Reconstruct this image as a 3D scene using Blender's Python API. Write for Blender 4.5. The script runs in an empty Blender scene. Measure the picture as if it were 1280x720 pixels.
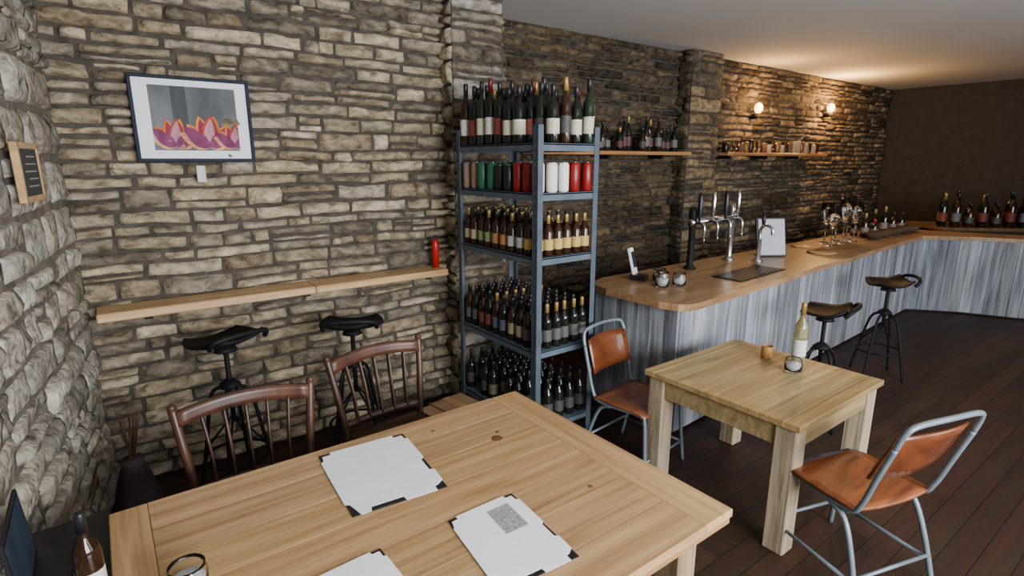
import bpy, math, random
from mathutils import Vector, Matrix, noise
R=random.Random(7)
S=bpy.context.scene
# ---------------------------------------------------------------- materials
def nmat(name):
    m=bpy.data.materials.new(name); m.use_nodes=True
    nt=m.node_tree; b=nt.nodes['Principled BSDF']; return m,nt,b
def mat(name,c1,c2=None,rough=.5,metal=0,scale=(8,8,8),bump=0.0,bscale=None,detail=6,trans=0,ior=1.45,emit=None,es=0,coat=0,dist=0,lo=.3,hi=.7,spec=None):
    m,nt,b=nmat(name); N=nt.nodes; L=nt.links
    if c2 is None: c2=tuple(x*.85 for x in c1)
    tc=N.new('ShaderNodeTexCoord'); mp=N.new('ShaderNodeMapping'); mp.inputs['Scale'].default_value=scale
    L.new(tc.outputs['Object'],mp.inputs[0])
    no=N.new('ShaderNodeTexNoise'); no.inputs['Scale'].default_value=1; no.inputs['Detail'].default_value=detail; no.inputs['Distortion'].default_value=dist
    L.new(mp.outputs[0],no.inputs['Vector'])
    cr=N.new('ShaderNodeValToRGB'); cr.color_ramp.elements[0].position=lo; cr.color_ramp.elements[1].position=hi
    cr.color_ramp.elements[0].color=(*c2,1); cr.color_ramp.elements[1].color=(*c1,1)
    L.new(no.outputs[0],cr.inputs[0])
    at=N.new('ShaderNodeAttribute'); at.attribute_name='Col'
    mx=N.new('ShaderNodeMix'); mx.data_type='RGBA'; mx.blend_type='MULTIPLY'; mx.inputs[0].default_value=1
    L.new(cr.outputs[0],mx.inputs[6]); L.new(at.outputs['Color'],mx.inputs[7]); L.new(mx.outputs[2],b.inputs['Base Color'])
    b.inputs['Roughness'].default_value=rough; b.inputs['Metallic'].default_value=metal
    b.inputs['Transmission Weight'].default_value=trans; b.inputs['IOR'].default_value=ior
    b.inputs['Coat Weight'].default_value=coat
    if spec is not None: b.inputs['Specular IOR Level'].default_value=spec
    if emit: b.inputs['Emission Color'].default_value=(*emit,1); b.inputs['Emission Strength'].default_value=es
    if bump:
        src=no
        if bscale:
            src=N.new('ShaderNodeTexNoise'); src.inputs['Scale'].default_value=bscale; src.inputs['Detail'].default_value=8
            L.new(tc.outputs['Object'],src.inputs['Vector'])
        bp=N.new('ShaderNodeBump'); bp.inputs['Strength'].default_value=bump; bp.inputs['Distance'].default_value=.02
        L.new(src.outputs[0],bp.inputs['Height']); L.new(bp.outputs[0],b.inputs['Normal'])
    return m
M={}
M['stone']=mat('stone',(1.12,1.08,1.0),(.30,.27,.24),.92,scale=(13,13,22),bump=1.0,bscale=30,spec=.1,dist=.5,lo=.30,hi=.67,detail=9)
M['mortar']=mat('mortar',(.075,.062,.05),(.026,.021,.017),.95,scale=(14,14,14),bump=.6)
M['oakX']=mat('oak_x',(.55,.365,.18),(.31,.18,.078),.36,scale=(1.6,34,20),bump=.08,dist=.7,lo=.3,hi=.72)
M['oakY']=mat('oak_y',(.55,.365,.18),(.31,.18,.078),.36,scale=(34,1.6,20),bump=.08,dist=.7)
M['palX']=mat('pale_wood_x',(.46,.34,.175),(.235,.155,.07),.46,scale=(2,30,20),bump=.12,dist=.6)
M['palZ']=mat('pale_wood_z',(.43,.345,.23),(.19,.14,.09),.7,scale=(26,26,2.2),bump=.3,dist=.8)
M['barX']=mat('bar_wood',(.37,.225,.115),(.18,.098,.045),.33,scale=(1.5,22,10),bump=.1,dist=.8)
M['clad']=mat('white_washed_board',(.40,.43,.48),(.095,.105,.125),.75,scale=(22,22,1.6),bump=.3,dist=.5,lo=.27,hi=.70)
M['dkwood']=mat('dark_chair_wood',(.075,.032,.018),(.026,.011,.007),.38,scale=(12,12,4),bump=.05)
M['ply']=mat('plywood_brown',(.29,.085,.025),(.10,.028,.010),.28,scale=(4,24,10),coat=.3)
M['steel']=mat('grey_blue_steel',(.19,.24,.275),(.13,.165,.19),.42,metal=.3)
M['rack']=mat('rack_blue_grey',(.066,.090,.115),(.042,.058,.078),.5,metal=.1)
M['black']=mat('black_iron',(.010,.010,.011),(.006,.006,.007),.55,metal=0,spec=.15)
M['blackp']=mat('black_plastic',(.012,.012,.014),(.008,.008,.01),.35)
M['chrome']=mat('chrome',(.75,.75,.76),(.6,.6,.62),.15,metal=1)
M['paper']=mat('paper',(.86,.88,.90),(.80,.82,.84),.7)
M['ink']=mat('ink_grey',(.16,.17,.18),(.4,.4,.4),.8,scale=(90,90,90))
M['white']=mat('label',(.64,.63,.59),(.48,.46,.42),.6,scale=(60,60,90))
M['winegl']=mat('dark_glass',(.009,.011,.008),(.005,.007,.005),.08)
M['beergl']=mat('brown_glass',(.035,.013,.005),(.014,.006,.003),.08)
M['greengl']=mat('green_glass',(.012,.026,.013),(.008,.018,.009),.08)
M['glass']=mat('clear_glass',(.95,.97,.97),(.95,.97,.97),.02,trans=1)
M['whitewine']=mat('pale_wine_glass',(.80,.75,.42),(.75,.7,.38),.04,trans=.85)
M['red']=mat('red_paint',(.36,.010,.010),(.25,.008,.008),.35)
M['green']=mat('green_can',(.03,.20,.10),(.02,.14,.07),.35)
M['gold']=mat('gold_foil',(.38,.25,.07),(.30,.19,.06),.38,metal=.4)
M['card']=mat('cardboard',(.28,.17,.09),(.19,.11,.055),.8)
M['ceil']=mat('ceiling_paint',(.62,.615,.61),(.56,.555,.55),.9,scale=(1,1,1))
M['plaster']=mat('plaster',(.40,.38,.35),(.33,.31,.29),.9)
M['darkwall']=mat('dark_wall',(.04,.032,.028),(.022,.018,.016),.8)
M['slate']=mat('chalkboard',(.02,.024,.024),(.035,.04,.04),.7,scale=(40,40,40))
M['frame']=mat('frame_dark',(.016,.024,.038),(.010,.015,.024),.6,spec=.15)
M['mount']=mat('mount_board',(.70,.72,.76),(.66,.68,.72),.7)
M['photo']=mat('photo_print',(.12,.13,.14),(.04,.045,.05),.5,scale=(5,5,3),spec=.2)
M['petal']=mat('petal',(.95,.88,.88),(.50,.32,.42),.6,scale=(30,20,12),spec=.2)
M['lamp']=mat('lamp_glow',(1,.75,.4),(1,.75,.4),.5,emit=(1,.60,.22),es=8)
M['candle']=mat('amber_glass',(.65,.35,.12),(.5,.25,.08),.15,trans=.5)
# floor
m,nt,b=nmat('floor_boards'); N=nt.nodes; L=nt.links
tc=N.new('ShaderNodeTexCoord'); mp=N.new('ShaderNodeMapping'); L.new(tc.outputs['Object'],mp.inputs[0])
br=N.new('ShaderNodeTexBrick'); L.new(mp.outputs[0],br.inputs['Vector'])
for k,v in {'Scale':1,'Mortar Size':.003,'Brick Width':1.4,'Row Height':.12,'Mortar Smooth':.2,'Bias':0}.items(): br.inputs[k].default_value=v
br.inputs['Color1'].default_value=(.042,.020,.012,1); br.inputs['Color2'].default_value=(.024,.012,.008,1); br.inputs['Mortar'].default_value=(.007,.005,.004,1)
mp2=N.new('ShaderNodeMapping'); mp2.inputs['Scale'].default_value=(2,28,1); L.new(tc.outputs['Object'],mp2.inputs[0])
no=N.new('ShaderNodeTexNoise'); no.inputs['Scale'].default_value=1; no.inputs['Detail'].default_value=8; L.new(mp2.outputs[0],no.inputs['Vector'])
mx=N.new('ShaderNodeMix'); mx.data_type='RGBA'; mx.blend_type='OVERLAY'; mx.inputs[0].default_value=.6
L.new(br.outputs['Color'],mx.inputs[6]); L.new(no.outputs['Color'],mx.inputs[7]); L.new(mx.outputs[2],b.inputs['Base Color'])
b.inputs['Roughness'].default_value=.55; b.inputs['Specular IOR Level'].default_value=.3
bp=N.new('ShaderNodeBump'); bp.inputs['Strength'].default_value=.25; bp.inputs['Distance'].default_value=.01; L.new(no.outputs[0],bp.inputs['Height']); L.new(bp.outputs[0],b.inputs['Normal'])
M['floor']=m
# ---------------------------------------------------------------- mesh builder
class MB:
    def __init__(s): s.v=[];s.f=[];s.m=[];s.sm=[];s.c=[];s.names=[];s.T=Matrix.Identity(4)
    def mi(s,n):
        if n not in s.names: s.names.append(n)
        return s.names.index(n)
    def add(s,vs,fs,mt,col=(1,1,1),smooth=False):
        o=len(s.v); k=s.mi(mt)
        for p in vs: s.v.append(tuple(s.T@Vector(p))); s.c.append((*col,1))
        for f in fs: s.f.append(tuple(i+o for i in f)); s.m.append(k); s.sm.append(smooth)
    def box(s,x0,x1,y0,y1,z0,z1,mt,col=(1,1,1),bev=.003,M4=None):
        cx,cy,cz=(x0+x1)/2,(y0+y1)/2,(z0+z1)/2; a=[(x1-x0)/2,(y1-y0)/2,(z1-z0)/2]; b=min(bev,min(a)*.45)
        vs=[];idx={}
        for sx in(-1,1):
            for sy in(-1,1):
                for sz in(-1,1):
                    for ax in range(3):
                        q=[sx*(a[0]-b),sy*(a[1]-b),sz*(a[2]-b)]; q[ax]=(sx,sy,sz)[ax]*a[ax]
                        idx[(sx,sy,sz,ax)]=len(vs); vs.append(Vector((q[0],q[1],q[2])))
        fs=[]
        for ax in range(3):
            o=[i for i in range(3) if i!=ax]
            for sg in(-1,1):
                ring=[]
                for (p,q) in((-1,-1),(1,-1),(1,1),(-1,1)):
                    k=[0,0,0];k[ax]=sg;k[o[0]]=p;k[o[1]]=q; ring.append(idx[(*k,ax)])
                fs.append(ring)
        for ax in range(3):
            o=[i for i in range(3) if i!=ax]
            for p in(-1,1):
                for q in(-1,1):
                    k0=[0,0,0];k0[ax]=-1;k0[o[0]]=p;k0[o[1]]=q; k1=list(k0);k1[ax]=1
                    fs.append([idx[(*k0,o[0])],idx[(*k1,o[0])],idx[(*k1,o[1])],idx[(*k0,o[1])]])
        for sx in(-1,1):
            for sy in(-1,1):
                for sz in(-1,1): fs.append([idx[(sx,sy,sz,i)] for i in range(3)])
        out=[]
        for f in fs:
            c=sum((vs[i] for i in f),Vector())/len(f); n=(vs[f[1]]-vs[f[0]]).cross(vs[f[2]]-vs[f[0]])
            out.append(f if n.dot(c)>0 else f[::-1])
        if M4 is None: pv=[(p.x+cx,p.y+cy,p.z+cz) for p in vs]
        else: pv=[tuple(M4@(p)) for p in vs]
        s.add(pv,out,mt,col)
    def lathe(s,prof,x,y,z,mt,n=14,col=(1,1,1),smooth=True,cap=True):
        vs=[];fs=[]
        for r,h in prof:
            for i in range(n):
                t=2*math.pi*i/n; vs.append((x+r*math.cos(t),y+r*math.sin(t),z+h))
        for k in range(len(prof)-1):
            for i in range(n):
                j=(i+1)%n; fs.append((k*n+i,k*n+j,(k+1)*n+j,(k+1)*n+i))
        if cap:
            fs.append(tuple(range(n))[::-1]); fs.append(tuple((len(prof)-1)*n+i for i in range(n)))
        s.add(vs,fs,mt,col,smooth)
    def tube(s,pts,r,mt,n=8,sub=6,col=(1,1,1),smooth=True,r2=None,flat=1):
        P=[Vector(p) for p in pts]
        if sub>1 and len(P)>2:
            Q=[]
            for i in range(len(P)-1):
                p0=P[max(i-1,0)];p1=P[i];p2=P[i+1];p3=P[min(i+2,len(P)-1)]
                for k in range(sub):
                    t=k/sub; Q.append(.5*((2*p1)+(p2-p0)*t+(2*p0-5*p1+4*p2-p3)*t*t+(3*p1-p0-3*p2+p3)*t**3))
            Q.append(P[-1]); P=Q
        vs=[];fs=[];up=None
        for i,p in enumerate(P):
            t=(P[min(i+1,len(P)-1)]-P[max(i-1,0)]).normalized()
            if up is None:
                a=Vector((0,0,1)) if abs(t.z)<.9 else Vector((1,0,0)); up=(a-t*a.dot(t)).normalized()
            else: up=(up-t*up.dot(t)).normalized()
            sd=t.cross(up); rr=r if r2 is None else r+(r2-r)*i/(len(P)-1)
            for k in range(n):
                g=2*math.pi*k/n; vs.append(tuple(p+up*math.cos(g)*rr+sd*math.sin(g)*rr*flat))
        for i in range(len(P)-1):
            for k in range(n):
                j=(k+1)%n; fs.append((i*n+k,i*n+j,(i+1)*n+j,(i+1)*n+k))
        fs.append(tuple(range(n))[::-1]); fs.append(tuple((len(P)-1)*n+i for i in range(n)))
        s.add(vs,fs,mt,col,smooth)
    def sheet(s,fn,nu,nv,th,mt,col=(1,1,1)):
        G=[[Vector(fn(i/nu,j/nv)) for j in range(nv+1)] for i in range(nu+1)]
        def nrm(i,j):
            du=G[min(i+1,nu)][j]-G[max(i-1,0)][j]; dv=G[i][min(j+1,nv)]-G[i][max(j-1,0)]
            return du.cross(dv).normalized()
        vs=[];W=nv+1
        for sgn in(1,-1):
            for i in range(nu+1):
                for j in range(W): vs.append(tuple(G[i][j]+nrm(i,j)*th/2*sgn))
        o=(nu+1)*W; fs=[]
        for i in range(nu):
            for j in range(nv):
                q=[i*W+j,(i+1)*W+j,(i+1)*W+j+1,i*W+j+1]; fs.append(q); fs.append([k+o for k in q[::-1]])
        for i in range(nu):
            for j in(0,nv):
                q=[i*W+j,(i+1)*W+j,(i+1)*W+j+o,i*W+j+o]; fs.append(q if j else q[::-1])
        for j in range(nv):
            for i in(0,nu):
                q=[i*W+j,i*W+j+1,i*W+j+1+o,i*W+j+o]; fs.append(q[::-1] if i else q)
        s.add(vs,fs,mt,col,True)
    def build(s,name):
        me=bpy.data.meshes.new(name); me.from_pydata(s.v,[],s.f)
        for n in s.names: me.materials.append(M[n])
        me.polygons.foreach_set('material_index',s.m); me.polygons.foreach_set('use_smooth',s.sm)
        ca=me.color_attributes.new('Col','FLOAT_COLOR','POINT'); ca.data.foreach_set('color',[x for c in s.c for x in c])
        me.update(); me.validate()
        ob=bpy.data.objects.new(name,me); S.collection.objects.link(ob); return ob
def rz(x,y,a,k=1): return Matrix.Translation((x,y,0))@Matrix.Rotation(math.radians(a),4,'Z')@Matrix.Scale(k,4)
# ---------------------------------------------------------------- stone walls
def sc(p,k): return [tuple(x*k for x in c) for c in p]
PAL_L=sc([(.62,.52,.37),(.54,.45,.32),(.47,.41,.31),(.68,.59,.44),(.35,.30,.235),(.58,.49,.35),(.29,.25,.195),(.51,.45,.36),(.42,.34,.24)],.68)
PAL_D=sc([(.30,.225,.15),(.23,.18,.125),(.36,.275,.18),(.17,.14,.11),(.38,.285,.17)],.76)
PAL_DD=sc(PAL_D,.5)  # dark stone dimmed further: recess shade put into the colour
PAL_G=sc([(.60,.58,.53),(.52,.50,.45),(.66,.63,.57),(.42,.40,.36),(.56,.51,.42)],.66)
def stones(mb,org,ud,length,z0,z1,nd,rnd,ch=(.055,.115),cw=(.15,.42),dep=.034,pal=PAL_L,gap=.005,padj=None):
    org=Vector(org);ud=Vector(ud).normalized();nd=Vector(nd).normalized()
    z=z0
    ss=[0,.045,.2,.4,.6,.8,.955,1]; ts=[0,.12,.37,.63,.88,1]; NS=len(ss); NT=len(ts)
    flip = ud.cross(Vector((0,0,1))).dot(nd)<0
    while z<z1-.02:
        h=rnd.uniform(*ch)
        if z+h>z1-.03: h=z1-z
        x=0
        while x<length-.001:
            w=rnd.uniform(*cw)*(1 if rnd.random()>.25 else .55)
            if x+w>length-cw[0]*.5: w=length-x
            parts=[(z,h)]
            if h>.085 and rnd.random()<.3: k=rnd.uniform(.35,.65); parts=[(z,h*k),(z+h*k,h*(1-k))]
            for (pz,ph) in parts:
                c=rnd.choice(padj(x) if padj else pal); k=rnd.uniform(.66,1.18); c=tuple(q*k for q in c)
                d=dep*rnd.uniform(.35,1.45); tilt=rnd.uniform(-.35,.35)*d; tl2=rnd.uniform(-.5,.3)*d; sd=rnd.uniform(0,99)
                vs=[];fs=[]
                g=gap*rnd.uniform(.6,1.8)
                for i,a in enumerate(ss):
                    for j,b in enumerate(ts):
                        edge=(i in(0,NS-1) or j in(0,NT-1))
                        xx=x+g+(w-2*g)*a; zz=pz+g+(ph-2*g)*b
                        n1=noise.noise(Vector((xx*9+sd,zz*16,sd)))
                        n2=noise.noise(Vector((xx*7+sd,sd,zz*14)))
                        if edge: dd=-.012
                        else: dd=d+tilt*(a-.5)*2+tl2*(b-.5)*2+n1*.02
                        if (i in(1,NS-2)) or (j in(1,NT-2)): dd=dd*.86
                        if (i in(1,NS-2)) and (j in(1,NT-2)): dd=dd*.75
                        xx+=n2*.009; zz+=n1*.010
                        zz+=.014*noise.noise(Vector((xx*2.2,pz*3 if j<2 else (pz+ph)*3,5)))
                        vs.append(tuple(org+ud*xx+Vector((0,0,zz))+nd*dd))
                for i in range(NS-1):
                    for j in range(NT-1):
                        q=(i*NT+j,(i+1)*NT+j,(i+1)*NT+j+1,i*NT+j+1); fs.append(q[::-1] if flip else q)
                mb.add(vs,fs,'stone',c,True)
            x+=w
        z+=h
CZ=2.95
rr=random.Random(11)
w=MB(); w.box(-.3,2.1,3.57,3.9,0,CZ,'mortar',bev=0)
stones(w,(-.14,3.57,0),(1,0,0),2.24,0,CZ,(0,-1,0),rr)
w.box(2.06,2.48,3.44,4.2,0,CZ,'mortar',bev=0)
stones(w,(2.05,3.44,0),(1,0,0),.44,0,CZ,(0,-1,0),rr,ch=(.09,.17),cw=(.2,.44),pal=sc(PAL_G+PAL_L,.85))
stones(w,(2.06,3.44,0),(0,1,0),.14,0,CZ,(-1,0,0),rr,ch=(.09,.17),cw=(.13,.2))
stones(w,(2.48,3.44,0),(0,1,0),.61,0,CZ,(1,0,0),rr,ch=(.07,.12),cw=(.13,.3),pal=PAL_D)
w.box(2.48,11.0,4.05,4.3,0,CZ,'mortar',bev=0)
stones(w,(2.48,4.05,0),(1,0,0),8.5,0,CZ,(0,-1,0),rr,pal=PAL_D,cw=(.18,.45),padj=lambda x: PAL_DD if x<3.4 or rr.random()<.3 else PAL_D)  # stretch behind rack and bar gets the dimmed palette, shade painted in
w.box(5.3,5.85,3.88,4.1,0,CZ,'mortar',bev=0)
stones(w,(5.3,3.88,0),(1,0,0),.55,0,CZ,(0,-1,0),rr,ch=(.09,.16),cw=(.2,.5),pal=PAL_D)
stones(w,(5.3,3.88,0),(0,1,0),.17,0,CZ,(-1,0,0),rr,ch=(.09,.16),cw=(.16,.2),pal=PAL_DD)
w.build('wall_back')
A=Vector((-.12,3.57,0)); B=Vector((-1.0,-2.5,0)); ld=(B-A).normalized(); LL=(B-A).length; ln=Vector((-ld.y,ld.x,0))
if ln.x<0: ln=-ln
w=MB()
T=Matrix.Translation(A)@Matrix.Rotation(math.atan2(ld.y,ld.x),4,'Z')
sgn=1 if (T.to_3x3()@Vector((0,1,0))).dot(ln)<0 else -1
w.T=T
w.box(-.3,LL+.2,(0 if sgn>0 else -.3),(.3 if sgn>0 else 0),0,CZ,'mortar',(2.2,2.2,2.2),bev=0)
w.T=Matrix.Identity(4)
stones(w,A,ld,LL,0,CZ,ln,rr,ch=(.10,.22),cw=(.18,.45),dep=.022,pal=PAL_G,gap=.005)
w.build('wall_left')
w=MB()
y0,y1=-2.7,-2.5
for a in((-1.3,.0,0,CZ),(3.0,3.6,0,CZ),(6.6,11.2,0,CZ),(0,3.0,0,.8),(3.6,6.6,0,.8),(0,3.0,2.6,CZ),(3.6,6.6,2.6,CZ)):
    w.box(a[0],a[1],y0,y1,a[2],a[3],'plaster',bev=0)
w.build('wall_front')
for i,(a,b_) in enumerate(((0,3.0),(3.6,6.6))):
    w=MB()
    for x in (a,(a+b_)/2-.025,b_-.05): w.box(x,x+.05,-2.65,-2.58,.8,2.6,'mount')
    for z in (.8,2.55,1.9): w.box(a,b_,-2.65,-2.58,z,z+.05,'mount')
    w.build('window_%d'%(i+1))
w=MB(); w.box(11.0,11.2,-2.7,4.3,0,CZ,'darkwall',bev=0); w.build('wall_right')
w=MB(); w.box(-1.4,11.2,-2.7,4.3,-.1,0,'floor',bev=0); w.build('floor')
w=MB(); w.box(-1.4,11.2,-2.7,4.3,CZ,CZ+.1,'ceil',bev=0); w.build('ceiling')
# ---------------------------------------------------------------- ledge
w=MB()
w.box(-.08,1.0,3.34,3.55,1.005,1.05,'oakX',(1.15,1.15,1.2),bev=.006); w.box(1.003,1.93,3.34,3.55,1.005,1.05,'oakX',(1.1,1.1,1.1),bev=.006)
for x in (.12,.95,1.80): w.box(x,x+.04,3.42,3.55,.975,1.005,'black')
w.build('breakfast_bar_ledge')
# ---------------------------------------------------------------- picture
w=MB(); X0,X1,Z0,Z1,Y=.20,.77,1.79,2.23,3.53
w.box(X0,X1,Y-.02,Y,Z0,Z0+.018,'frame');w.box(X0,X1,Y-.02,Y,Z1-.018,Z1,'frame');w.box(X0,X0+.018,Y-.02,Y,Z0+.016,Z1-.016,'frame');w.box(X1-.018,X1,Y-.02,Y,Z0+.016,Z1-.016,'frame')
w.box(X0+.016,X1-.016,Y-.008,Y,Z0+.016,Z1-.016,'mount',bev=0)
ix0,ix1,iz0,iz1=X0+.085,X1-.075,Z0+.06,Z1-.05
w.box(ix0,ix1,Y-.0095,Y-.006,iz0,iz1,'photo',bev=0)
w.box(ix0+.10,ix0+.17,Y-.0097,Y-.0094,iz0,iz1,'photo',(.35,.4,.4),bev=0)
w.box(ix0,ix1,Y-.0099,Y-.0094,iz0,iz0+.045,'petal',(.16,.19,.22),bev=0)
def petal(cx,cz,L_,W_,ang,col,k,edge=None):
    a=math.radians(ang)
    for lay,(ls,ws,cc) in enumerate(((1,1,edge or col),(.9,.72,col))):
        vs=[];n=12
        for i in range(n+1):
            t=i/n; wd=W_*ws*(math.sin(math.pi*min(1,t**.8))**.75)*.5+.0004
            bend=.12*(t*t)*(1 if ang<90 else -1)
            for sg in(-1,1):
                dx,dz=t*L_*ls,sg*wd+bend*L_
                x=cx+dx*math.cos(a)-dz*math.sin(a); z=cz+dx*math.sin(a)+dz*math.cos(a)
                vs.append((min(max(x,ix0),ix1),Y-.0102-(2*k+lay)*.00008,min(max(z,iz0),iz1)))
        w.add(vs,[(2*i,2*i+2,2*i+3,2*i+1) for i in range(n)],'petal',cc)
k=0; OR=(.70,.26,.03); YE=(.80,.50,.10)
for fx,s_ in ((ix0+.10,1.0),(ix0+.26,1.15),(ix0+.385,.85)):
    for ang,col,ed in ((160,(.70,.42,.40),YE),(20,(.68,.38,.32),YE),(138,(.50,.12,.18),OR),(42,(.48,.07,.07),OR),(112,(.36,.03,.07),OR),(72,(.40,.03,.04),OR),(92,(.66,.36,.42),(.38,.05,.05)),(146,(.26,.06,.16),None),(34,(.30,.07,.18),None)):
        k+=1; petal(fx,iz0+.02,(.145 if 50<ang<130 else .135)*s_,.062*s_,ang,tuple(c*.8 for c in col),k,ed)
w.box((X0+X1)/2-.022,(X0+X1)/2+.022,3.52,3.545,1.68,1.77,'paper',(.6,.6,.6))
w.box((X0+X1)/2-.01,(X0+X1)/2+.01,Y,3.57,1.80,1.82,'frame');w.box(X0+.05,X0+.07,Y,3.57,2.1,2.12,'frame')
w.build('framed_tulip_picture')
# chalkboard on left wall
w=MB(); d=(3.57-2.78)/abs(ld.y); c=A+ld*d+ln*.045
w.T=Matrix.Translation((c.x,c.y,1.755))@Matrix.Rotation(math.atan2(ld.y,ld.x),4,'Z')
w.box(-.12,.12,-.008,.008,-.09,.09,'slate')
for a in((-.135,.135,.085,.108),(-.135,.135,-.108,-.085)): w.box(a[0],a[1],-.012,.012,a[2],a[3],'oakX')
for a in((-.14,-.118),(.118,.14)): w.box(a[0],a[1],-.012,.012,-.108,.108,'oakX')
for i in range(5):
    for sg in(-1,1): w.box(-.08,.03+.02*(i%3),sg*.0082,sg*.009,.055-i*.027,.060-i*.027,'paper',(.3,.3,.2),bev=0)
w.build('chalkboard_sign')
# ---------------------------------------------------------------- big table
w=MB(); Y0,Y1=.80,1.92; n=7; XL=-.10
for i in range(n):
    a=Y0+(Y1-Y0)*i/n; b_=Y0+(Y1-Y0)*(i+1)/n; k=R.uniform(.84,1.1)
    w.box(.0,1.31,a+.0004,b_-.0004,.722,.75,'oakX',(k,k*R.uniform(.95,1),k*R.uniform(.9,1)),bev=.0015)
w.box(1.311,1.45,Y0,Y1,.722,.75,'oakY',(.97,.93,.88),bev=.003)
w.box(XL,-.001,Y0,Y1,.722,.75,'oakY',(.97,.93,.88),bev=.003)
w.box(XL+.005,1.445,Y0+.005,Y1-.005,.697,.721,'oakX',(.7,.62,.55),bev=.003)
w.box(.0,1.36,Y0+.08,Y0+.11,.60,.697,'oakX',(.7,.65,.6));w.box(.0,1.36,Y1-.11,Y1-.08,.60,.697,'oakX',(.7,.65,.6))
w.box(-.02,.01,Y0+.08,Y1-.08,.60,.697,'oakY',(.7,.65,.6));w.box(1.34,1.37,Y0+.08,Y1-.08,.60,.697,'oakY',(.7,.65,.6))
for x in(-.03,1.29):
    for y in(Y0+.07,Y1-.16): w.box(x,x+.09,y,y+.09,0,.697,'palZ',(.8,.7,.6))
for (x,y,r) in((1.12,1.60,.024),(1.15,1.64,.009),(.62,1.02,.014),(1.18,1.15,.01),(.95,1.80,.008)): w.lathe([(r,0),(r*.9,.0006)],x,y,.7499,'oakX',12,(.36,.28,.24))
w.build('dining_table')
# ---------------------------------------------------------------- small table
w=MB(); x0,x1,y0,y1=2.31,3.20,1.01,1.87; Zt=.67
for i in range(6):
    a=y0+.07+(y1-y0-.14)*i/6; b_=y0+.07+(y1-y0-.14)*(i+1)/6; k=R.uniform(.8,1.1)
    w.box(x0+.07,x1-.07,a+.0005,b_-.0005,Zt-.03,Zt,'palX',(k,k,k*.95),bev=.0015)
w.box(x0,x1,y0,y0+.069,Zt-.03,Zt+.001,'palX',(.9,.85,.7));w.box(x0,x1,y1-.069,y1,Zt-.03,Zt+.001,'palX',(1,.95,.8))
w.box(x0,x0+.069,y0+.07,y1-.07,Zt-.03,Zt+.001,'palX',(.95,.9,.75));w.box(x1-.069,x1,y0+.07,y1-.07,Zt-.03,Zt+.001,'palX',(.95,.9,.75))
for x in(x0+.02,x1-.12):
    for y in(y0+.02,y1-.12): w.box(x,x+.10,y,y+.10,0,Zt-.03,'palZ',(1,1,1),bev=.006)
for y in(y0+.03,y1-.055): w.box(x0+.12,x1-.12,y,y+.025,Zt-.14,Zt-.03,'palX',(.85,.85,.85))
for x in(x0+.03,x1-.055): w.box(x,x+.025,y0+.12,y1-.12,Zt-.14,Zt-.03,'palX',(.85,.85,.85))
w.build('cafe_table')
# ---------------------------------------------------------------- bar counter
def clad(mb,p,q,z0,z1,bw=.11,th=.02):
    p=Vector((*p,0));q=Vector((*q,0));dr=(q-p);Lx=dr.length;n=max(1,round(Lx/bw));a=math.atan2(dr.y,dr.x)
    for i in range(n):
        c=p+dr*((i+.5)/n); off=R.uniform(-.003,.003); k=R.uniform(.55,1.2)
        T=Matrix.Translation((c.x,c.y,(z0+z1)/2))@Matrix.Rotation(a,4,'Z')
        vs=Lx/n/2-.0015; mb.box(-vs,vs,-th/2+off,th/2+off,-(z1-z0)/2,(z1-z0)/2,'clad',(k,k*R.uniform(.97,1.02),k*R.uniform(.95,1.05)),bev=.003,M4=T)
w=MB(); Zb=.93
def poly(mb,pts,z0,z1,mt,col=(1,1,1)):
    n=len(pts); vs=[(*p,z0) for p in pts]+[(*p,z1) for p in pts]
    fs=[tuple(range(n))[::-1],tuple(range(n,2*n))]+[(i,(i+1)%n,(i+1)%n+n,i+n) for i in range(n)]
    mb.add(vs,fs,mt,col)
top=[(2.92,1.98),(3.6,2.03),(4.1,2.05),(4.8,2.12),(5.5,2.15),(6.2,2.21),(7.75,2.30),(8.12,1.9),(8.55,1.0),(9.1,-.3),(9.5,-.15),(8.95,1.15),(8.55,2.1),(8.25,2.95),(5.5,2.92),(3.0,2.88),(2.80,2.80),(2.75,2.6),(2.76,2.15),(2.80,2.03),(2.85,1.99)]
poly(w,top,Zb-.045,Zb,'barX')
body=[(2.90,2.10),(7.80,2.39),(8.18,1.94),(9.15,-.25),(9.4,-.15),(8.5,2.05),(8.2,2.85),(2.90,2.80)]
poly(w,body,0,Zb-.046,'darkwall')
clad(w,(2.89,2.08),(7.80,2.37),0.02,Zb-.046)
clad(w,(7.80,2.37),(8.14,1.93),0.02,Zb-.046); clad(w,(8.14,1.93),(9.13,-.27),.02,Zb-.046)
clad(w,(2.88,2.08),(2.88,2.82),0.02,Zb-.046)
w.build('bar_counter')
w=MB(); poly(w,[(8.95,2.45),(10.2,1.25),(10.7,1.7),(9.4,3.05)],0,Zb-.04,'darkwall'); poly(w,[(8.9,2.43),(10.2,1.2),(10.75,1.7),(9.4,3.1)],Zb-.04,Zb,'barX',(.5,.5,.5)); w.build('back_bar_cabinet')
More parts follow.
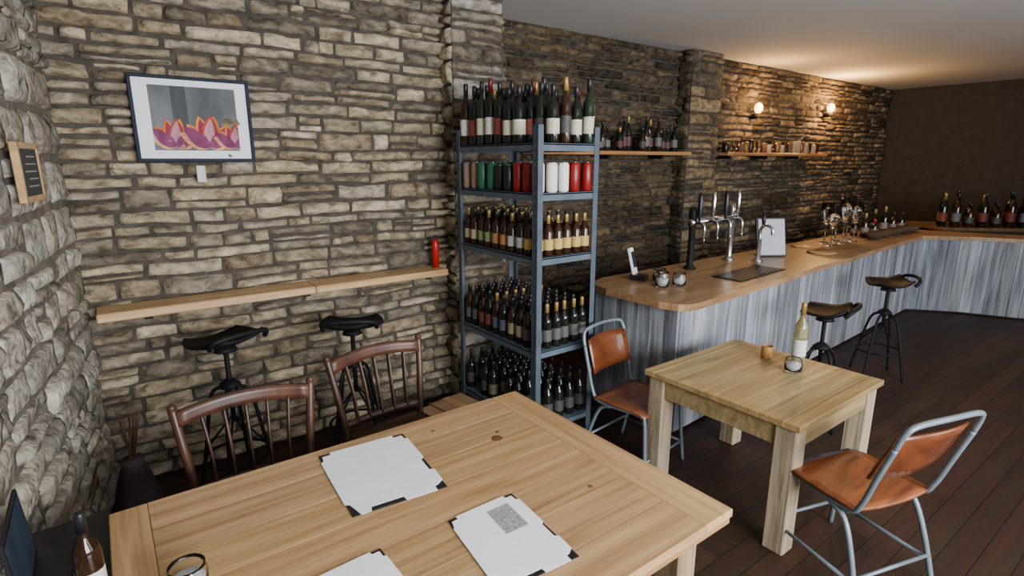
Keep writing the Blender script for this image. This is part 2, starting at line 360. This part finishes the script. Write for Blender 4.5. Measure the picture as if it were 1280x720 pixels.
# ---------------------------------------------------------------- bottle helpers
def bottle(mb,x,y,z,h=.30,r=.038,g='winegl',lab='white',cap='blackp',lc=(1,1,1),capc=(1,1,1)):
    mb.lathe([(r*.92,0),(r,.01),(r,h*.58),(r*.85,h*.66),(r*.42,h*.74),(r*.36,h*.80)],x,y,z,g,12)
    mb.lathe([(r*.38,h*.80),(r*.38,h*.985),(r*.33,h)],x,y,z,cap,10,capc)
    if lab: mb.lathe([(r*1.02,h*.16),(r*1.02,h*.42)],x,y,z,lab,12,lc,cap=False)
def can(mb,x,y,z,mt,col=(1,1,1),h=.12,r=.033):
    mb.lathe([(r*.8,0),(r,.01),(r,h-.012),(r*.82,h)],x,y,z,mt,12,col)
    mb.lathe([(r*.8,0),(r*.75,.003)],x,y,z+h-.001,'chrome',12)
# ---------------------------------------------------------------- rack
rx0,rx1,ry0,ry1=1.93,2.40,2.36,3.20
w=MB(); SH=[.22,.70,1.257,1.62,1.89]
for x in(rx0,rx1):
    for y in(ry0,ry1):
        sx=1 if x==rx0 else -1; sy=1 if y==ry0 else -1
        a,b_=sorted((x,x+sx*.042)); c,d=sorted((y,y+sy*.004)); w.box(a,b_,c,d,0,1.985,'rack',bev=.0005)
        a,b_=sorted((x,x+sx*.004)); c,d=sorted((y,y+sy*.042)); w.box(a,b_,c,d,0,1.985,'rack',bev=.0005)
        for i in range(38):
            zz=.04+i*.05; a,b_=sorted((x-sx*.0006,x)); c,d=sorted((y+sy*.014,y+sy*.022)); w.box(a,b_,c,d,zz,zz+.02,'blackp',bev=0)
for z in SH:
    w.box(rx0+.004,rx1-.004,ry0+.004,ry1-.004,z-.012,z,'rack',(1.2,1.2,1.2))
    for x in(rx0+.004,rx1-.006): w.box(x,x+.002,ry0+.004,ry1-.004,z-.042,z,'rack',(1.3,1.3,1.3),bev=0)
    for y in(ry0+.004,ry1-.006): w.box(rx0+.004,rx1-.004,y,y+.002,z-.042,z,'rack',(1.3,1.3,1.3),bev=0)
w.build('metal_shelving_unit')
def grid(nx,ny,m=.055):
    for i in range(nx):
        for j in range(ny):
            yield (rx0+m+(rx1-rx0-2*m)*i/(nx-1)+R.uniform(-.004,.004), ry0+m+(ry1-ry0-2*m)*j/(ny-1)+R.uniform(-.004,.004),i,j)
w=MB()
for x,y,i,j in grid(5,9,.052):
    if R.random()<.1: continue
    g=R.choice(['winegl','winegl','winegl','winegl','greengl','beergl']); cc=R.choice(['blackp','blackp','red','blackp','blackp','gold'])
    lc=R.choice([(1,1,1),(.9,.85,.7),(.3,.06,.05),(1,1,1),(.08,.08,.08),(.08,.08,.08)])
    bottle(w,x,y,SH[4]+.0005,R.uniform(.31,.38),R.uniform(.034,.039),g,'white',cc,lc,(.4,.4,.4) if cc=='red' else (1,1,1))
w.build('wine_bottles')
w=MB()
for x,y,i,j in grid(5,9):
    k=((j+1)//2+ (1 if i>2 else 0))%5
    mt,c=[('white',(1.2,1.2,1.2)),('red',(.6,.6,.6)),('blackp',(1,1,1)),('green',(.6,.6,.6)),('white',(.4,.28,.22))][k]
    can(w,x,y,SH[3]+.0005,mt,c,.165 if k!=2 else .15,.034)
w.build('beer_cans')
w=MB()
for x,y,i,j in grid(6,10):
    lc=[(.75,.55,.17),(.6,.6,.6),(.5,.22,.08),(.26,.36,.18),(.6,.5,.32)][(j//2)%5]
    bottle(w,x,y,SH[2]+.0005,.235,.031,'beergl','white','blackp' if j%3 else 'gold',lc)
w.build('beer_bottles')
w=MB()
for x,y,i,j in grid(6,10):
    lc=[(.12,.12,.12),(.38,.3,.2),(.10,.12,.18),(.2,.045,.04)][(j//2)%4]
    bottle(w,x,y,SH[1]+.0005,.27,.032,'beergl' if j%2 else 'winegl','white','gold' if j%5==0 else 'blackp',lc)
w.build('beer_bottles')
w=MB()
for x,y,i,j in grid(5,9):
    if i<2 and j%3==1: continue
    bottle(w,x,y,SH[0]+.0005,.27,.034,'winegl','white','blackp',[(.08,.08,.08),(.2,.16,.1)][j%2])
w.build('beer_bottles')
w=MB(); w.T=rz(1.71,2.80,8)
w.box(-.13,.13,-.2,.2,0,.26,'card',bev=.004)
w.box(-.135,-.13,-.2,.2,.18,.27,'card',(.9,.9,.9))
w.box(-.24,-.13,-.19,.19,.25,.256,'card',(1.1,1.1,1.1));w.box(-.03,.03,-.201,.201,.2601,.2612,'card',(1.5,1.4,1.2),bev=0)
w.build('cardboard_box')
# ---------------------------------------------------------------- chairs
def metal_chair(x,y,rot,k=1,lean=0):
    w=MB(); w.T=rz(x,y,rot,k); r=.0115; W=.20
    for s in(-1,1):
        w.tube([(s*W*1.05,.22,0),(s*W,.20,.2),(s*W*.98,.185,.38),(s*W*.98,.15,.415),(s*W*.98,-.02,.405),(s*W*.98,-.16,.41),(s*W*.99,-.205,.47),(s*W*1.02,-.235-lean*.4,.6),(s*W*1.03,-.27-lean*.8,.74)],r,'steel')
        w.tube([(s*W*1.08,-.26,0),(s*W*1.02,-.20,.22),(s*W*.98,-.14,.36),(s*W*.98,-.06,.40)],r,'steel')
        w.tube([(s*W*1.0,.21,.13),(s*W*1.05,-.225,.13)],.008,'steel',sub=1)
    w.tube([(-W*1.03,-.27-lean*.8,.74),(-W*1.0,-.285-lean*.9,.80),(-W*.8,-.295-lean,.835),(0,-.305-lean,.845),(W*.8,-.295-lean,.835),(W*1.0,-.285-lean*.9,.80),(W*1.03,-.27-lean*.8,.74)],r,'steel')
    w.tube([(-W,.205,.13),(W,.205,.13)],.008,'steel',sub=1); w.tube([(-W*1.04,-.225,.15),(W*1.04,-.225,.15)],.008,'steel',sub=1)
    w.tube([(-W,.16,.40),(W,.16,.40)],.009,'steel',sub=1);w.tube([(-W,-.15,.40),(W,-.15,.40)],.009,'steel',sub=1)
    def seat(u,v):
        a=(u-.5)*2;b=(v-.5)*2
        wd=.205+.012*math.cos(b*1.5)
        z=.428-.018*(1-a*a)*(1-b*b*.5)-(.02*max(0,b-.7)/.3)
        return Vector((a*wd,b*.20*(1-.06*a*a),z))
    w.sheet(seat,10,10,.011,'ply')
    def back(u,v):
        a=(u-.5)*2; z=.57+v*.215*(1-.05*a*a); return Vector((-a*.19,-.212-(.09+lean)*(z-.55)/.3-.028*(1-a*a)+.02,z))
    w.sheet(back,10,5,.011,'ply',(.65,.6,.6))  # brown ply tinted darker than the seat: rear-side shading put into the colour
    return w.build('metal_frame_chair')
metal_chair(2.46,2.03,180+6,.96)
metal_chair(2.51,.86,-17,1.04,.03)
def wooden_chair(x,y,rot):
    w=MB(); w.T=rz(x,y,rot); W=.25
    for s in(-1,1):
        w.tube([(s*.19,-.24,0),(s*.205,-.20,.22),(s*.21,-.19,.44),(s*.235,-.215,.66),(s*(W+.01),-.255,.865)],.019,'dkwood',sub=6,r2=.017)
        w.tube([(s*.2,.21,0),(s*.2,.20,.43)],.015,'dkwood',sub=1,r2=.021)
        w.tube([(s*.2,.2,.2),(s*.205,-.2,.2)],.010,'dkwood',sub=1)
        w.lathe([(.017,0),(.018,.01),(.008,.02)],s*(W+.01),-.256,.86,'dkwood',10)
    def rail(z0,z1,yy,bow,w0,arch_):
        def f(u,v):
            a=(u-.5)*2; return Vector((a*w0,yy-bow*(1-a*a)-.04*v*(z1-z0)/.1*.3,z0+v*(z1-z0)+arch_*(1-a*a)))
        return f
    w.sheet(rail(.79,.85,-.235,.05,W,.018),14,3,.024,'dkwood',(1.2,1.1,1.1))
    w.sheet(rail(.50,.535,-.19,.03,.215,0),12,2,.02,'dkwood')
    for i in range(5):
        a=-.66+i*.33
        w.tube([(a*.215,-.19-.03*(1-a*a),.52),(a*.225,-.205-.042*(1-a*a),.66),(a*W,-.235-.05*(1-a*a),.81)],.0075,'dkwood',flat=2.1)
    def seat(u,v):
        a=(u-.5)*2;b=(v-.5)*2; return Vector((a*(.225+.012*b),b*.215*(1-.05*a*a),.455-.012*(1-a*a)*(1-b*b)))
    w.sheet(seat,10,10,.024,'dkwood')
    w.box(-.19,.19,.18,.2,.39,.44,'dkwood');w.box(-.19,.19,-.2,-.18,.39,.44,'dkwood')
    w.tube([(-.2,0,.2),(.2,0,.2)],.010,'dkwood',sub=1)
    return w.build('wooden_dining_chair')
wooden_chair(.37,2.10,180-3); wooden_chair(1.07,2.32,180+6)
# ---------------------------------------------------------------- bar stools
def stool(x,y,rot,h):
    w=MB(); w.T=rz(x,y,rot)
    def seat(u,v):
        a=(u-.5)*2;b=(v-.5)*2; rr_=1-.22*b*b
        z=h-.012+.03*a*a*(1)+.055*max(0,-b-.3)**1.2*1.0-.01*(1-b*b)
        return Vector((a*.185*rr_,b*.15*(1-.15*a*a),z))
    w.sheet(seat,12,10,.016,'black')
    w.tube([(-.15,-.13,h+.01),(-.13,-.165,h+.05),(0,-.19,h+.065),(.13,-.165,h+.05),(.15,-.13,h+.01)],.014,'black')
    w.lathe([(.06,0),(.05,.02),(.02,.03)],0,0,h-.06,'black',14)
    w.lathe([(.013,0),(.013,h-.45)],0,0,.42,'black',10)
    for i in range(14): w.lathe([(.013,0),(.016,.004),(.013,.008)],0,0,.50+i*.02*(h-.55)/.3,'black',10,cap=False)
    w.lathe([(.03,0),(.055,.01),(.055,.022),(.024,.05)],0,0,h-.27,'black',14)
    for k in range(4):
        a=math.pi/4+k*math.pi/2; c,s_=math.cos(a),math.sin(a)
        w.tube([(c*.04,s_*.04,h-.26),(c*.10,s_*.10,h-.31),(c*.15,s_*.15,.30),(c*.21,s_*.21,0.0)],.0105,'black')
        w.tube([(c*.015,s_*.015,.44),(c*.155,s_*.155,.27)],.006,'black',sub=1)
    ring=[(math.cos(t*math.pi/8)*.165,math.sin(t*math.pi/8)*.165,.22) for t in range(17)]
    w.tube(ring,.008,'black',sub=2)
    return w.build('bar_stool')
stool(.44,3.12,20,.88); stool(1.12,3.10,-25,.85); stool(5.2,1.72,40,.80); stool(3.86,1.62,15,.80)
# ---------------------------------------------------------------- papers
def menu(pts,name,block=None,bl=True):
    w=MB(); z=.7505
    P=[Vector((*p,0)) for p in pts]
    poly(w,[(p.x,p.y) for p in P],z,z+.003,'blackp')
    def at(u,v): q=P[0]*(1-u)*(1-v)+P[1]*u*(1-v)+P[2]*u*v+P[3]*(1-u)*v; return (q.x,q.y)
    rn=random.Random(len(name)+int(pts[0][0]*100)); ring=[]
    for (u,v) in [(.02,.10),(.03,.035),(.12,.03),(.12,-.012),(.86,-.012),(.87,.03),(.965,.03),(.97,.10),(1.012,.11),(1.012,.5),(.965,.52),(.965,.7),(1.01,.72),(1.01,.90),(.93,.94),(.89,.95),(.88,1.012),(.55,1.012),(.54,.955),(.2,.955),(.19,1.01),(.08,1.01),(.07,.95),(.03,.85),(-.012,.83),(-.012,.14)]:
        ring.append(at(u+rn.uniform(-.006,.006),v+rn.uniform(-.004,.004)))
    poly(w,ring,z+.0032,z+.0042,'paper')
    if block:
        u0,u1,v0,v1=block
        poly(w,[at(u0,v0),at(u1,v0),at(u1,v1),at(u0,v1)],z+.0043,z+.0045,'ink')
    else:
        for i in range(9):
            v=.12+i*.04; poly(w,[at(.12,v),at(.12+rn.uniform(.25,.4),v),at(.5,v+.006),at(.12,v+.006)],z+.0043,z+.0045,'paper',(.8,.8,.8))
    w.build('menu_clipboard')
menu([(.52,1.87),(.84,1.845),(.80,1.43),(.49,1.46)],'a')
menu([(.71,1.27),(.945,1.27),(.92,.93),(.675,.95)],'bb',(.50,.83,.10,.46))
menu([(.28,1.27),(.50,1.28),(.50,.94),(.25,.95)],'ccc')
# ---------------------------------------------------------------- table things
def jar(w,x,y,z,h,r,mt='glass',fill=None,fc=(1,1,1)):
    w.lathe([(r*.8,0),(r,.008),(r,h*.8),(r*.9,h*.9),(r*.93,h),(r*.85,h),(r*.82,h*.9),(r*.92,h*.78),(r*.92,.012),(.001,.01)],x,y,z,mt,20)
    if fill: w.lathe([(r*.86,0),(r*.88,h*.45)],x,y,z+.013,fill,16,fc)
w=MB(); jar(w,.055,1.40,.751,.09,.045,'glass','paper',(.8,.8,.8)); w.build('glass_jar')
w=MB(); bottle(w,3.06,1.40,Zt+.002,.36,.037,'whitewine','white','gold',(1,1,1),(.8,.8,.8)); w.build('white_wine_bottle')
w=MB(); jar(w,3.02,1.56,Zt+.002,.075,.033,'candle','candle'); w.build('tealight_holder')
w=MB(); jar(w,2.93,1.36,Zt+.002,.075,.045,'glass','paper',(.7,.7,.7)); w.build('glass_jar')
w=MB(); w.lathe([(.024,0),(.028,.16),(.024,.19),(.01,.205)],1.89,3.45,1.051,'red',16); w.lathe([(.008,0),(.01,.03)],1.89,3.45,1.25,'blackp',8); w.build('red_fire_extinguisher')
w=MB(); w.box(-.295,-.104,1.50,2.06,.66,.69,'blackp')
for x in(-.29,-.14):
    for y in(1.51,2.02): w.box(x,x+.03,y,y+.03,0,.66,'blackp')
w.build('side_table')
w=MB(); bottle(w,-.138,1.585,.691,.27,.031,'beergl','white','blackp',(.9,.88,.85)); w.build('beer_bottle')
w=MB(); w.box(-.275,-.19,1.62,1.92,.691,.703,'blackp'); w.T=Matrix.Translation((-.278,1.77,.703))@Matrix.Rotation(math.radians(-4),4,'Y')
w.box(-.005,.005,-.15,.15,0,.21,'blackp'); w.box(.0051,.0056,-.138,.138,.012,.198,'frame',(2,2,2),bev=0); w.build('laptop')
w=MB(); w.lathe([(.06,0),(.09,.08),(.10,.2),(.07,.34),(.045,.40),(.055,.43)],-.03,2.95,0,'darkwall',18)
for i in range(16):
    a=R.uniform(0,6.28); s_=R.uniform(.02,.09)
    w.tube([(-.03,2.95,.38),(-.03+.3*s_*math.cos(a),2.95+s_*math.sin(a)*.6,.5),(-.03+.7*s_*math.cos(a+.3),2.95+s_*math.sin(a),.58+R.uniform(0,.12))],.004,'dkwood',n=5,r2=.002)
w.build('vase_with_twigs')
# ---------------------------------------------------------------- bar-top items
w=MB()
for (x,y) in ((3.83,2.70),(4.45,2.74)):
    w.lathe([(.05,0),(.05,.012),(.03,.03),(.026,.05),(.026,.40),(.034,.42),(.034,.48),(.02,.50)],x,y,Zb,'chrome' if x>4 else 'black',18)
w.tube([(3.80,2.70,Zb+.38),(4.5,2.74,Zb+.38)],.028,'chrome',n=14,sub=1)
for i in range(4):
    x=3.83+i*.2; y=2.70+i*.013
    w.tube([(x,y,Zb+.38),(x,y-.08,Zb+.38),(x,y-.11,Zb+.35),(x,y-.11,Zb+.26)],.012,'chrome')
    w.lathe([(.009,0),(.011,.03),(.018,.06),(.021,.20),(.008,.23)],x,y-.06,Zb+.39,'blackp' if i%2==0 else 'chrome',12)
    w.tube([(x,y-.115,Zb+.27),(x,y-.115,Zb+.22)],.007,'chrome',sub=1)
w.build('beer_tap_font')
w=MB(); w.lathe([(.045,0),(.045,.01),(.02,.03),(.018,.2)],4.60,2.55,Zb,'chrome',16)
w.tube([(4.60,2.55,Zb+.2),(4.60,2.55,Zb+.28),(4.60,2.51,Zb+.32),(4.60,2.45,Zb+.30),(4.60,2.44,Zb+.24)],.014,'chrome')
w.lathe([(.01,0),(.018,.05),(.015,.13)],4.60,2.53,Zb+.31,'blackp',12); w.build('beer_tap')
w=MB(); TT=Matrix.Translation((4.92,2.60,Zb+.002))@Matrix.Rotation(math.radians(-32),4,'Z'); w.T=TT@Matrix.Rotation(math.radians(-14),4,'X')
w.box(-.14,.14,-.010,.010,0.002,.36,'blackp'); w.box(-.118,.130,-.0115,-.010,.016,.345,'paper',(.5,.52,.54),bev=0)
w.T=TT; w.box(-.1,.1,.0,.12,0,.008,'blackp'); w.build('menu_stand')
w=MB(); w.T=rz(4.05,2.30,4); w.box(-.36,.36,-.12,.12,Zb,Zb+.010,'blackp')
for i in range(17): w.box(-.34+i*.04,-.325+i*.04,-.11,.11,Zb+.010,Zb+.014,'blackp',(2,2,2),bev=0)
w.build('bar_drip_mat')
for i,(x,y) in enumerate(((3.10,2.40),(3.22,2.52),(3.24,2.36))):
    w=MB(); jar(w,x,y,Zb+.001,.11-.01*i,.048,'glass','paper' if i!=1 else 'gold',(.6,.6,.6)); w.build('glass_jar')
w=MB(); w.T=rz(3.16,2.66,20); w.box(-.04,.04,-.06,.06,Zb,Zb+.04,'blackp'); w.T=w.T@Matrix.Translation((0,.03,Zb+.04))@Matrix.Rotation(-.25,4,'X'); w.box(-.035,.035,-.01,.01,0,.20,'paper',(.8,.8,.8)); w.box(-.028,.028,-.012,-.01,.05,.17,'frame',bev=0); w.build('card_terminal')
w=MB(); w.lathe([(.12,0),(.13,.01),(.12,.02)],5.5,2.42,Zb,'barX',24,(1.2,1.1,1)); w.build('round_serving_board')
w=MB(); w.lathe([(.10,0),(.11,.01),(.10,.02)],5.75,2.72,Zb,'oakX',24,(1,.8,.6)); w.build('round_serving_board')
def goblet(mb,x,y,z,h,r):
    mb.lathe([(r*.7,0),(r*.65,.006),(.006,.02),(.005,h*.42),(r*.5,h*.5),(r,h*.72),(r*.85,h),(r*.82,h),(r*.96,h*.72),(r*.4,h*.52),(.001,h*.5)],x,y,z,'glass',16)
w=MB()
for i in range(6): goblet(w,6.10+i*.13,2.60+.13*(i%2),Zb+.001,.38+.05*(i%3),.07)
w.build('wine_glasses')
w=MB()
for i in range(14):
    x=6.95+i*.09; y=2.52+.14*(i%3)
    if i%3==0: w.lathe([(.05,0),(.09,.05),(.095,.07),(.08,.06),(.04,.012)],x,y,Zb+.001,'darkwall',16,(2,1.6,1.2))
    else: bottle(w,x,y,Zb+.001,R.uniform(.18,.34),.04,R.choice(['winegl','beergl']),'white',R.choice(['gold','red','blackp']),(.3,.25,.22))
w.build('bar_top_bottles')
w=MB()
for i in range(22):
    t=i/21; x=9.05+1.25*t+.12*(i%2); y=2.5-1.2*t+.12*(i%2)
    bottle(w,x,y,Zb+.001,R.uniform(.30,.48),.05,R.choice(['winegl','beergl','winegl']),'white',R.choice(['gold','blackp','blackp','blackp']),R.choice([(.22,.22,.22),(.25,.05,.04),(.1,.1,.1)]))
w.build('spirit_bottles')
for nm,(a,b_) in enumerate(((3.1,5.25),(5.95,8.4))):
    w=MB(); w.box(a,b_,3.78,4.0,1.85,1.885,'barX',(1.3,1.05,.85)); 
    x=a+.1
    while x<b_-.05:
        w.box(x,x+.03,3.82,4.0,1.81,1.85,'black'); x+=.8
    w.build('wooden_bottle_shelf')
w=MB(); x=3.2
while x<5.15:
    bottle(w,x,3.89+R.uniform(-.05,.05),1.886,R.uniform(.2,.36),.038,R.choice(['winegl','beergl','winegl']),'white',R.choice(['gold','blackp','blackp','blackp']),R.choice([(.2,.2,.2),(.15,.05,.05),(.08,.08,.08)])); x+=R.uniform(.08,.12)
w.build('spirit_bottles')
w=MB(); x=6.05
while x<8.3:
    if R.random()<.5: w.lathe([(.03,0),(.036,.01),(.04,.14),(.037,.14),(.03,.015)],x,3.89,1.886,'glass',12)
    else: can(w,x,3.89,1.886,R.choice(['card','gold','blackp','white']),(.5,.4,.3),R.uniform(.1,.18),.04)
    x+=.105
w.build('shelf_glasses_and_tins')
for i,(x,z,e) in enumerate(((6.75,2.42,32),(8.65,2.52,70))):
    w=MB(); w.lathe([(.03,0),(.035,.02),(.03,.04)],x,3.97,z-.10,'black',12); w.box(x-.012,x+.012,3.93,4.05,z-.12,z-.09,'black')
    w.lathe([(.025,-.05),(.045,-.02),(.05,.02),(.038,.055),(.015,.07)],x,3.93,z,'lamp',16); w.build('wall_sconce')
    l=bpy.data.lights.new('sconce_light','POINT'); l.energy=e; l.color=(1,.54,.18); l.shadow_soft_size=.08
    o=bpy.data.objects.new('sconce_light',l); o.location=(x,3.78,z+.05); S.collection.objects.link(o)
# ---------------------------------------------------------------- light
def area(name,loc,rot,sx,sy,e,c):
    l=bpy.data.lights.new(name,'AREA'); l.shape='RECTANGLE'; l.size=sx; l.size_y=sy; l.energy=e; l.color=c
    o=bpy.data.objects.new(name,l); o.location=loc; o.rotation_euler=[math.radians(a) for a in rot]; S.collection.objects.link(o); return o
area('window_daylight',(1.3,-2.75,1.9),(76,0,4),2.7,1.5,560,(.96,.98,1))
area('window_daylight',(5.1,-2.75,1.8),(80,0,0),2.9,1.8,110,(.96,.97,1))
W_=bpy.data.worlds.new('World'); S.world=W_; W_.use_nodes=True; bg=W_.node_tree.nodes['Background']; bg.inputs[0].default_value=(.85,.9,1,1); bg.inputs[1].default_value=1.8
# ---------------------------------------------------------------- camera
a=math.radians(53.3); p=math.atan(160/690)
fw=Vector((math.cos(a)*math.cos(p),math.sin(a)*math.cos(p),-math.sin(p))); rt=Vector((math.sin(a),-math.cos(a),0)); up=rt.cross(fw)
cd=bpy.data.cameras.new('camera'); cd.sensor_width=36; cd.lens=690/1280*36; cd.clip_start=.02
co=bpy.data.objects.new('camera',cd); S.collection.objects.link(co)
co.matrix_world=Matrix(((rt.x,up.x,-fw.x,0),(rt.y,up.y,-fw.y,0),(rt.z,up.z,-fw.z,1.8),(0,0,0,1))); S.camera=co
